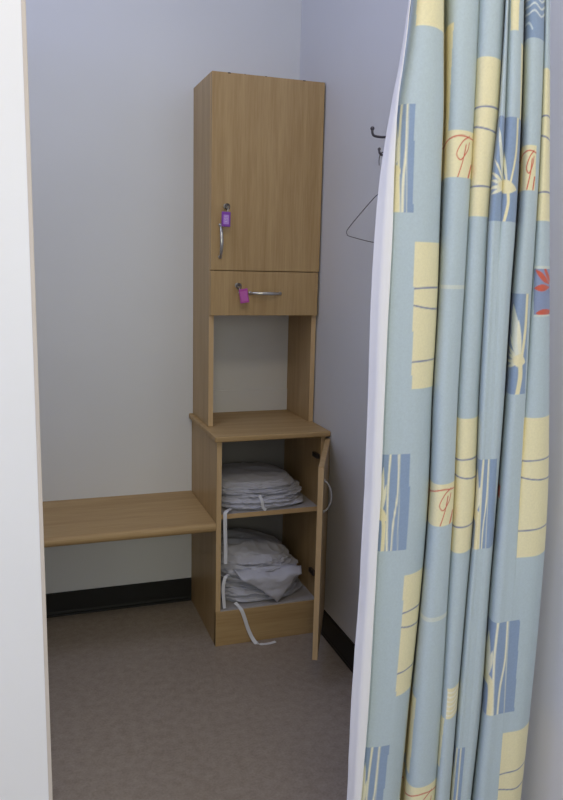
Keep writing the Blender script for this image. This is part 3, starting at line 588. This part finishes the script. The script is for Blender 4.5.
# tapes
bm = bmesh.new(); ribbon(bm, [(.060,-.385,.512),(.040,-.405,.512),(.0315,-.4145,.507),(.030,-.4175,.49),(.031,-.417,.44),(.033,-.4175,.38),(.034,-.4165,.318)], .013, (1,0,0)); link('tie', bm, M['tie'], g1)
bm = bmesh.new(); ribbon(bm, [(.165,-.388,.555),(.172,-.397,.535),(.176,-.399,.512),(.188,-.400,.501)], .011, (1,0,.2)); link('tie', bm, M['tie'], g1)
bm = bmesh.new(); ribbon(bm, [(.080,-.385,.150),(.088,-.400,.142),(.095,-.4165,.134),(.106,-.420,.105),(.120,-.420,.06),(.136,-.424,.022),(.150,-.436,.0035),(.175,-.446,.0018),(.200,-.446,.0018),(.222,-.440,.0018)], .0135,
                         [(1,0,0),(1,0,0),(1,0,0),(1,0,.2),(1,0,.3),(1,-.2,.1),(.6,-.8,0),(0,-1,0),(0,-1,0)], t=.0006); link('tie', bm, M['tie'], g3)
bm = bmesh.new(); ribbon(bm, [(.055,-.385,.262),(.036,-.402,.258),(.029,-.406,.22),(.031,-.406,.18),(.035,-.405,.142)], .012, (1,0,0)); link('tie', bm, M['tie'], g3)

# ------------------------------------------------------------------ coat hook and wire hanger
HYk = -.800
hk = empty('coat_hook', (XR, HYk, 1.73), 'small metal double coat hook fixed to the right wall beside the curtain edge', 'coat hook')
bm = bmesh.new(); box(bm, XR-.004, XR-.0003, HYk-.009, HYk+.009, 1.688, 1.776, bev=.0015); link('backplate', bm, M['wire'], hk)
bm = bmesh.new(); tube(bm, smooth_path([(XR-.003,HYk,1.758),(XR-.028,HYk,1.754),(XR-.052,HYk,1.756),(XR-.059,HYk,1.763),(XR-.060,HYk,1.774)], 6), .0036, 10)
bmesh.ops.create_uvsphere(bm, u_segments=14, v_segments=10, radius=.0062, matrix=Matrix.Translation((XR-.060,HYk,1.776)))
link('upper_prong', bm, M['wire'], hk, True)
bm = bmesh.new(); tube(bm, smooth_path([(XR-.003,HYk,1.708),(XR-.016,HYk,1.704),(XR-.026,HYk,1.7045),(XR-.033,HYk,1.709),(XR-.035,HYk,1.718)], 6), .0034, 10)
bmesh.ops.create_uvsphere(bm, u_segments=14, v_segments=10, radius=.0048, matrix=Matrix.Translation((XR-.035,HYk,1.720)))
link('lower_prong', bm, M['wire'], hk, True)

# the hanger hangs from the lower prong, turned a little away from the wall and dipping to the near side
hx = XR-.0265
han = empty('coat_hanger', (hx, HYk, 1.45), 'thin bare wire coat hanger hanging from the lower prong of the coat hook', 'coat hanger')
bm = bmesh.new(); tube(bm, smooth_path([(hx,-.787,1.676),(hx,-.784,1.690),(hx,-.788,1.703),(hx,-.800,1.7105),(hx,-.816,1.7085),(hx,-.829,1.696),(hx,-.834,1.676),(hx,-.832,1.645),(hx,-.832,1.607)], 6), .0014, 8)
link('hook', bm, M['wire'], han, True)
loop = [(hx,-.832,1.607), (hx-.010,-.780,1.581), (hx-.024,-.700,1.530), (hx-.0315,-.650,1.497), (hx-.0325,-.640,1.487), (hx-.032,-.643,1.479), (hx-.030,-.660,1.472), (hx-.018,-.790,1.453), (hx,-.900,1.442), (.404,-.990,1.436), (.406,-1.006,1.438), (.406,-1.008,1.448), (.404,-.995,1.462), (hx+.004,-.900,1.544), (hx,-.832,1.607)]
bm = bmesh.new(); tube(bm, smooth_path(loop, 6), .0012, 8); link('shoulders', bm, M['wire'], han, True)
bm = bmesh.new(); tube(bm, smooth_path([(hx+.0024*math.sin(t*1.7), -.832+.0024*math.cos(t*1.7), 1.611+t*.0024) for t in range(14)], 3), .0010, 6); link('twisted_neck', bm, M['wire'], han, True)

# ------------------------------------------------------------------ curtain
def catmull(P, t):
    """P array (n, ...) sampled at fractional index t (array)"""
    n = len(P); i = np.clip(np.floor(t).astype(int), 0, n-2); f = (t-i)
    sh_ = (len(t),)+(1,)*(P.ndim-1); f = f.reshape(sh_)
    a, b, c, d_ = P[np.clip(i-1, 0, n-1)], P[i], P[i+1], P[np.clip(i+2, 0, n-1)]
    return .5*((2*b)+(c-a)*f+(2*a-5*b+4*c-d_)*f**2+(3*b-a-3*c+d_)*f**3)

def cloth_grid(rows, sub, nz, ztop, zbot):
    A = np.array(rows, float)/1e4                      # (nz0, nc, 2)
    Z = np.array(CURTAIN_Z)
    # continue the cloth down to its hem and up to the rail
    lo = [A[0]+(A[0]-A[1])*.5]; zl = [zbot]
    up = [A[-1]+(A[-1]-A[-2])*.6, A[-1]+(A[-1]-A[-2])*.9]; zu = [2.05, ztop]
    A = np.concatenate([np.array(lo), A, np.array(up)]); Z = np.concatenate([zl, Z, zu])
    zz = np.linspace(zbot, ztop, nz); ti = np.interp(zz, Z, np.arange(len(Z)))
    B = catmull(A, ti)                                 # (nz, nc, 2)
    nc = A.shape[1]; tc = np.linspace(0, nc-1, (nc-1)*sub+1)
    Cc = catmull(np.swapaxes(B, 0, 1), tc)             # (ncc, nz, 2)
    return np.swapaxes(Cc, 0, 1), zz, tc

def grid_mesh(name, XY, zz, mat, parent=None, cols=None):
    nz, nc = XY.shape[:2]
    V = np.empty((nz, nc, 3)); V[..., :2] = XY; V[..., 2] = zz[:, None]
    idx = np.arange(nz*nc).reshape(nz, nc)
    F = np.stack([idx[:-1,:-1], idx[:-1,1:], idx[1:,1:], idx[1:,:-1]], -1).reshape(-1, 4)
    me = bpy.data.meshes.new(name)
    me.vertices.add(nz*nc); me.vertices.foreach_set('co', V.reshape(-1).astype(np.float32))
    me.loops.add(F.size); me.loops.foreach_set('vertex_index', F.reshape(-1).astype(np.int32))
    me.polygons.add(len(F)); me.polygons.foreach_set('loop_start', np.arange(0, F.size, 4, dtype=np.int32))
    me.polygons.foreach_set('loop_total', np.full(len(F), 4, dtype=np.int32))
    me.update(calc_edges=True); me.polygons.foreach_set('use_smooth', np.ones(len(F), dtype=bool))
    if cols is not None:
        at = me.color_attributes.new('print', 'FLOAT_COLOR', 'POINT')
        c4 = np.ones((nz*nc, 4), np.float32); c4[:, :3] = cols.reshape(-1, 3); at.data.foreach_set('color', c4.reshape(-1))
    me.materials.append(mat)
    o = bpy.data.objects.new(name, me); COL.objects.link(o)
    if parent: o.parent = parent
    return o

ZTOP, ZBOT = 2.10, .05
XY, zz, tc = cloth_grid(CURTAIN_XY, 10, 1150, ZTOP, ZBOT)
XY[..., 0] = np.minimum(XY[..., 0], XR-.006)
qcol = np.interp(tc, np.arange(len(CURTAIN_Q)), CURTAIN_Q)
nz, nc = XY.shape[:2]
lin = lambda r, g, b: np.array(srgb(r, g, b)[:3])
BASE, YEL, BLU, PALE, RED, LINE = lin(184,200,208), lin(234,226,186), lin(140,161,190), lin(232,230,205), lin(205,98,78), lin(122,132,165)
allcols = np.tile(BASE, (nz, nc, 1)).astype(float)
QA, ZA = np.meshgrid(qcol, zz)

def seg_dist(s, t, pts):
    """distance to a polyline, metres-like units"""
    d = np.full(s.shape, 9.0)
    for (x0, y0), (x1, y1) in zip(pts, pts[1:]):
        vx, vy = x1-x0, y1-y0; L2 = vx*vx+vy*vy+1e-12
        k = np.clip(((s-x0)*vx+(t-y0)*vy)/L2, 0, 1)
        d = np.minimum(d, np.hypot(s-x0-k*vx, t-y0-k*vy))
    return d
def curve(pts, per=8): return [(p.x, p.y) for p in smooth_path([(a, b, 0) for a, b in pts], per)]

# lengths measured along the cloth so motifs keep their proportions inside the folds
for (kind, q0t, q1t, q0b, q1b, zt_, zb_) in PATCHES:
    r0, r1 = np.searchsorted(zz, (zb_, zt_)); c0, c1 = np.searchsorted(qcol, (min(q0t, q0b), max(q1t, q1b)))
    r0, r1, c0, c1 = max(r0-1, 0), min(r1+1, nz), max(c0-1, 0), min(c1+1, nc)
    if r1-r0 < 2 or c1-c0 < 2: continue
    cols = allcols[r0:r1, c0:c1]; Q, Zg = QA[r0:r1, c0:c1], ZA[r0:r1, c0:c1]
    t = (zt_-Zg)/(zt_-zb_)
    q0 = q0t+(q0b-q0t)*np.clip(t, 0, 1); q1 = q1t+(q1b-q1t)*np.clip(t, 0, 1)
    s = (Q-q0)/(q1-q0)
    m = (s >= 0) & (s <= 1) & (t >= 0) & (t <= 1)
    if not m.any(): continue
    jj = m.shape[0]//2; cs = np.where(m[jj] if m[jj].any() else m.any(0))[0]+c0
    width = np.ptp(XY[r0+jj, cs, 0])*1.12+1e-3; H = abs(zt_-zb_)
    S, Tm = s*width, t*H                    # metres
    def draw(pts, w, c, soft=False):
        P_ = curve([(a*width, b*H) for a, b in pts]); 
        al = (np.clip((w-seg_dist(S, Tm, P_))/.0014+.5, 0, 1)*min(1, w/.0012)*m)[..., None]; cols[:] = cols*(1-al)+np.asarray(c)*al
    def taper(p0, p1, w, c):                # leaf / petal
        x0, y0, x1, y1 = p0[0]*width, p0[1]*H, p1[0]*width, p1[1]*H
        vx, vy = x1-x0, y1-y0; L2 = vx*vx+vy*vy
        k = ((S-x0)*vx+(Tm-y0)*vy)/L2; dd = abs((S-x0)*vy-(Tm-y0)*vx)/math.sqrt(L2)
        
        al = (np.clip((w*np.sin(np.clip(k, 0, 1)*PI)**.8-dd)/.0014+.5, 0, 1)*(k > 0)*(k < 1)*m)[..., None]; cols[:] = cols*(1-al)+np.asarray(c)*al
    if kind in ('plain', 'lines', 'scribble', 'waves_pale'): cols[m] = YEL
    if kind == 'lines':
        draw([(0,.308),(.5,.302),(1,.300)], .0014, LINE); draw([(0,.420),(.5,.438),(1,.450)], .0014, LINE)
        draw([(0,.808),(.5,.803),(1,.800)], .0014, LINE)
    if kind == 'scribble':
        draw([(0,.28),(.25,.17),(.6,.12),(1,.16)], .0012, RED)
        draw([(.85,.12),(.62,.25),(.45,.5),(.60,.62),(.8,.42),(.86,.25)], .0012, RED)
        draw([(.75,.30),(.68,.60),(.52,.98)], .0014, RED); draw([(.95,.7),(.88,.98)], .0016, RED)
    if kind == 'redmark': cols[m] = RED
    if kind == 'thread': cols[m] = lin(206,214,208)
    if kind == 'waves_pale':
        for k in range(6): draw([(0,.12+.15*k),(.5,.15+.15*k),(1,.10+.15*k)], .0016, lin(240,238,222))
    if kind == 'waves':
        cols[m] = BLU
        for k in range(5): draw([(0,.42+.075*k),(.25,.45+.075*k),(.5,.42+.075*k),(.8,.47+.075*k),(1,.40+.07*k)], .0015, lin(214,222,222))
        draw([(.1,.84),(.3,.85),(.42,.91)], .002, lin(200,214,220)); draw([(.3,.16),(.5,.22),(.6,.32)], .0016, lin(214,222,222))
    if kind in ('stems', 'stems_burst'):
        cols[m] = BLU
        b = .0 if kind == 'stems' else .04
        draw([(.34,0),(.30,.35),(.32,.7),(.36,1)], .0021, PALE); draw([(.62,0),(.62,.4),(.52,.72),(.50,1)], .0019, PALE)
        draw([(.66,0),(.67,.4),(.70,1)], .0011, lin(196,204,200))
        cx_, cy_ = .10+b, .60
        for (ex, ey) in ((.0,.22),(.10,.12),(-.08,.36),(-.1,.50),(.24,.30),(-.1,.62)): taper((cx_, cy_), (ex, ey), .0042, PALE)
        draw([(cx_, cy_),(.21+b,.72),(.22+b,1)], .0048, YEL); taper((-.12,.55), (.30,.68), .011, YEL)
    if kind == 'plant':
        cols[m] = BLU
        for (ex, ey) in ((.10,.40),(.0,.52),(.02,.60),(-.05,.68),(.05,.74)): taper((.62,.66), (ex, ey), .0035, PALE)
        taper((.60,.68), (.18,.10), .0090, lin(222,226,214)); taper((.68,.66), (.50,.25), .0045, PALE)
        draw([(.90,0),(.88,.35),(.74,.66)], .0030, YEL); taper((.30,.64), (.95,.68), .012, YEL)
        draw([(.68,.66),(.72,.82),(.62,1)], .0048, YEL)
    if kind == 'petals':
        cols[m] = lin(138,152,184)
        for a, b2, w in (((.95,.36),(.08,.08),.0065), ((.95,.42),(.02,.44),.0065), ((1.05,.36),(.55,-.02),.005), ((1.1,.90),(.12,.93),.0065)): taper(a, b2, w, RED)
        cols[m & ((t < .05) | (t > .96))] = lin(206,214,208)

cur = grid_mesh('curtain', XY, zz, M['print'], None, allcols)
tag(cur, 'pale blue patterned curtain with yellow and blue patches, bunched against the right wall', 'curtain')
s_ = cur.modifiers.new('thickness', 'SOLIDIFY'); s_.thickness = .0012; s_.offset = 1
HXY, hz, _ = cloth_grid(HEM_XY, 6, 300, ZTOP, ZBOT)
wob = np.array([noise.noise(Vector((0, 0, z*6)))*.0016+noise.noise(Vector((3, 0, z*22)))*.0006 for z in hz])
HXY[..., 0] += wob[:, None]
hem = grid_mesh('hem_band', HXY, hz, M['lining'], cur); hem['label'] = 'white lining turned out along the leading edge'
s_ = hem.modifiers.new('thickness', 'SOLIDIFY'); s_.thickness = .0015; s_.offset = 0

# rail above the picture that carries the curtain
rl = empty('curtain_rail', (-.1, -1.685, 2.15), 'white curtain rail across the cubicle opening, carrying the patterned curtain', 'curtain rail')
bm = bmesh.new(); box(bm, -.66, XR-.002, -1.697, -1.673, 2.145, 2.165, bev=.003); link('rail', bm, M['rail'], rl)
for x in (-.640, XR-.012):
    bm = bmesh.new(); box(bm, x-.010, x+.010, -1.70, -1.67, 2.140, 2.172, bev=.003)
    if x < 0: box(bm, x-.008, x+.008, -1.67, YF-.002, 2.146, 2.166, bev=.002)
    link('rail_bracket', bm, M['rail'], rl)
for k in range(9):
    x = float(XY[-1, :, 0].min()+.012+(np.ptp(XY[-1, :, 0])-.024)*k/8)
    bm = bmesh.new(); tube(bm, smooth_path([(x,-1.685,2.146),(x,-1.685,2.13),(x+.005,-1.687,2.112),(x,-1.69,2.1035)], 4), .0016, 8); link('glider', bm, M['rail'], rl, True)

# ------------------------------------------------------------------ lights
def area(name, loc, rot, sx, sy, power, col, spread=PI):
    l = bpy.data.lights.new(name, 'AREA'); l.shape = 'RECTANGLE'; l.size = sx; l.size_y = sy; l.energy = power; l.color = col; l.spread = spread
    o = bpy.data.objects.new(name, l); COL.objects.link(o); o.location = loc; o.rotation_euler = rot; return o
sc3 = lambda L: (max(L) or 1, tuple(c/(max(L) or 1) for c in L))
def area_c(name, loc, rot, sx, sy, L):
    if max(L) > 0: p, c = sc3(L); area(name, loc, rot, sx, sy, p, c)
area_c('window_daylight_rear', ((WX0+WX1)/2, YO+.02, (WZ0+WZ1)/2), (PI/2, 0, 0), WX1-WX0-.1, WZ1-WZ0-.1, L_REAR)
area_c('window_daylight_left', (XO+.02, (VY0+VY1)/2, (VZ0+VZ1)/2), (PI/2, 0, -PI/2), VY1-VY0-.1, VZ1-VZ0-.1, L_LEFT)

def fill_light(x, y, label, L):  # panel added out of view on the ceiling as fill light
    lf = empty('fill_light', (x, y, ZC), label, 'fill light')
    bm = bmesh.new(); box(bm, x-.32, x+.32, y-.32, y+.32, ZC-.03, ZC-.0005, bev=.004); link('fill_frame', bm, M['white_plastic'], lf)
    bm = bmesh.new(); box(bm, x-.29, x+.29, y-.29, y+.29, ZC-.036, ZC-.0305); link('fill_diffuser', bm, M['white_plastic'], lf)
    area_c('fill_lamp', (x, y, ZC-.04), (0, 0, 0), .58, .58, L)
fill_light(-.40, -2.45, 'white square fill light panel added on the outer room ceiling', L_FILL)  # added, unseen: brightens the right wall outside and the curtain top
fill_light(-.70, -1.05, 'white square fill light panel added on the ceiling above the changing cubicle', L_FILL_CUB)  # added, unseen: lifts the cubicle interior and the cabinet side

w = bpy.data.worlds.new('daylight'); bpy.context.scene.world = w; w.use_nodes = True
w.node_tree.nodes['Background'].inputs['Color'].default_value = (.62,.74,1,1)
w.node_tree.nodes['Background'].inputs['Strength'].default_value = .3

# ------------------------------------------------------------------ camera
cd = bpy.data.cameras.new('camera'); cam = bpy.data.objects.new('camera', cd); COL.objects.link(cam)
Rv, Uv, Fv, Cv = CAM
mw = Matrix(((Rv[0],Uv[0],-Fv[0],Cv[0]),(Rv[1],Uv[1],-Fv[1],Cv[1]),(Rv[2],Uv[2],-Fv[2],Cv[2]),(0,0,0,1)))
cam.matrix_world = mw
cd.sensor_fit = 'AUTO'; cd.sensor_width = 36; cd.lens = FPX/800*36; cd.clip_start = .05
sc = bpy.context.scene; sc.camera = cam
sc.view_settings.view_transform = 'Standard'; sc.view_settings.look = 'None'
sc.view_settings.exposure = EXPOSURE; sc.view_settings.gamma = 1; sc.view_settings.use_curve_mapping = False
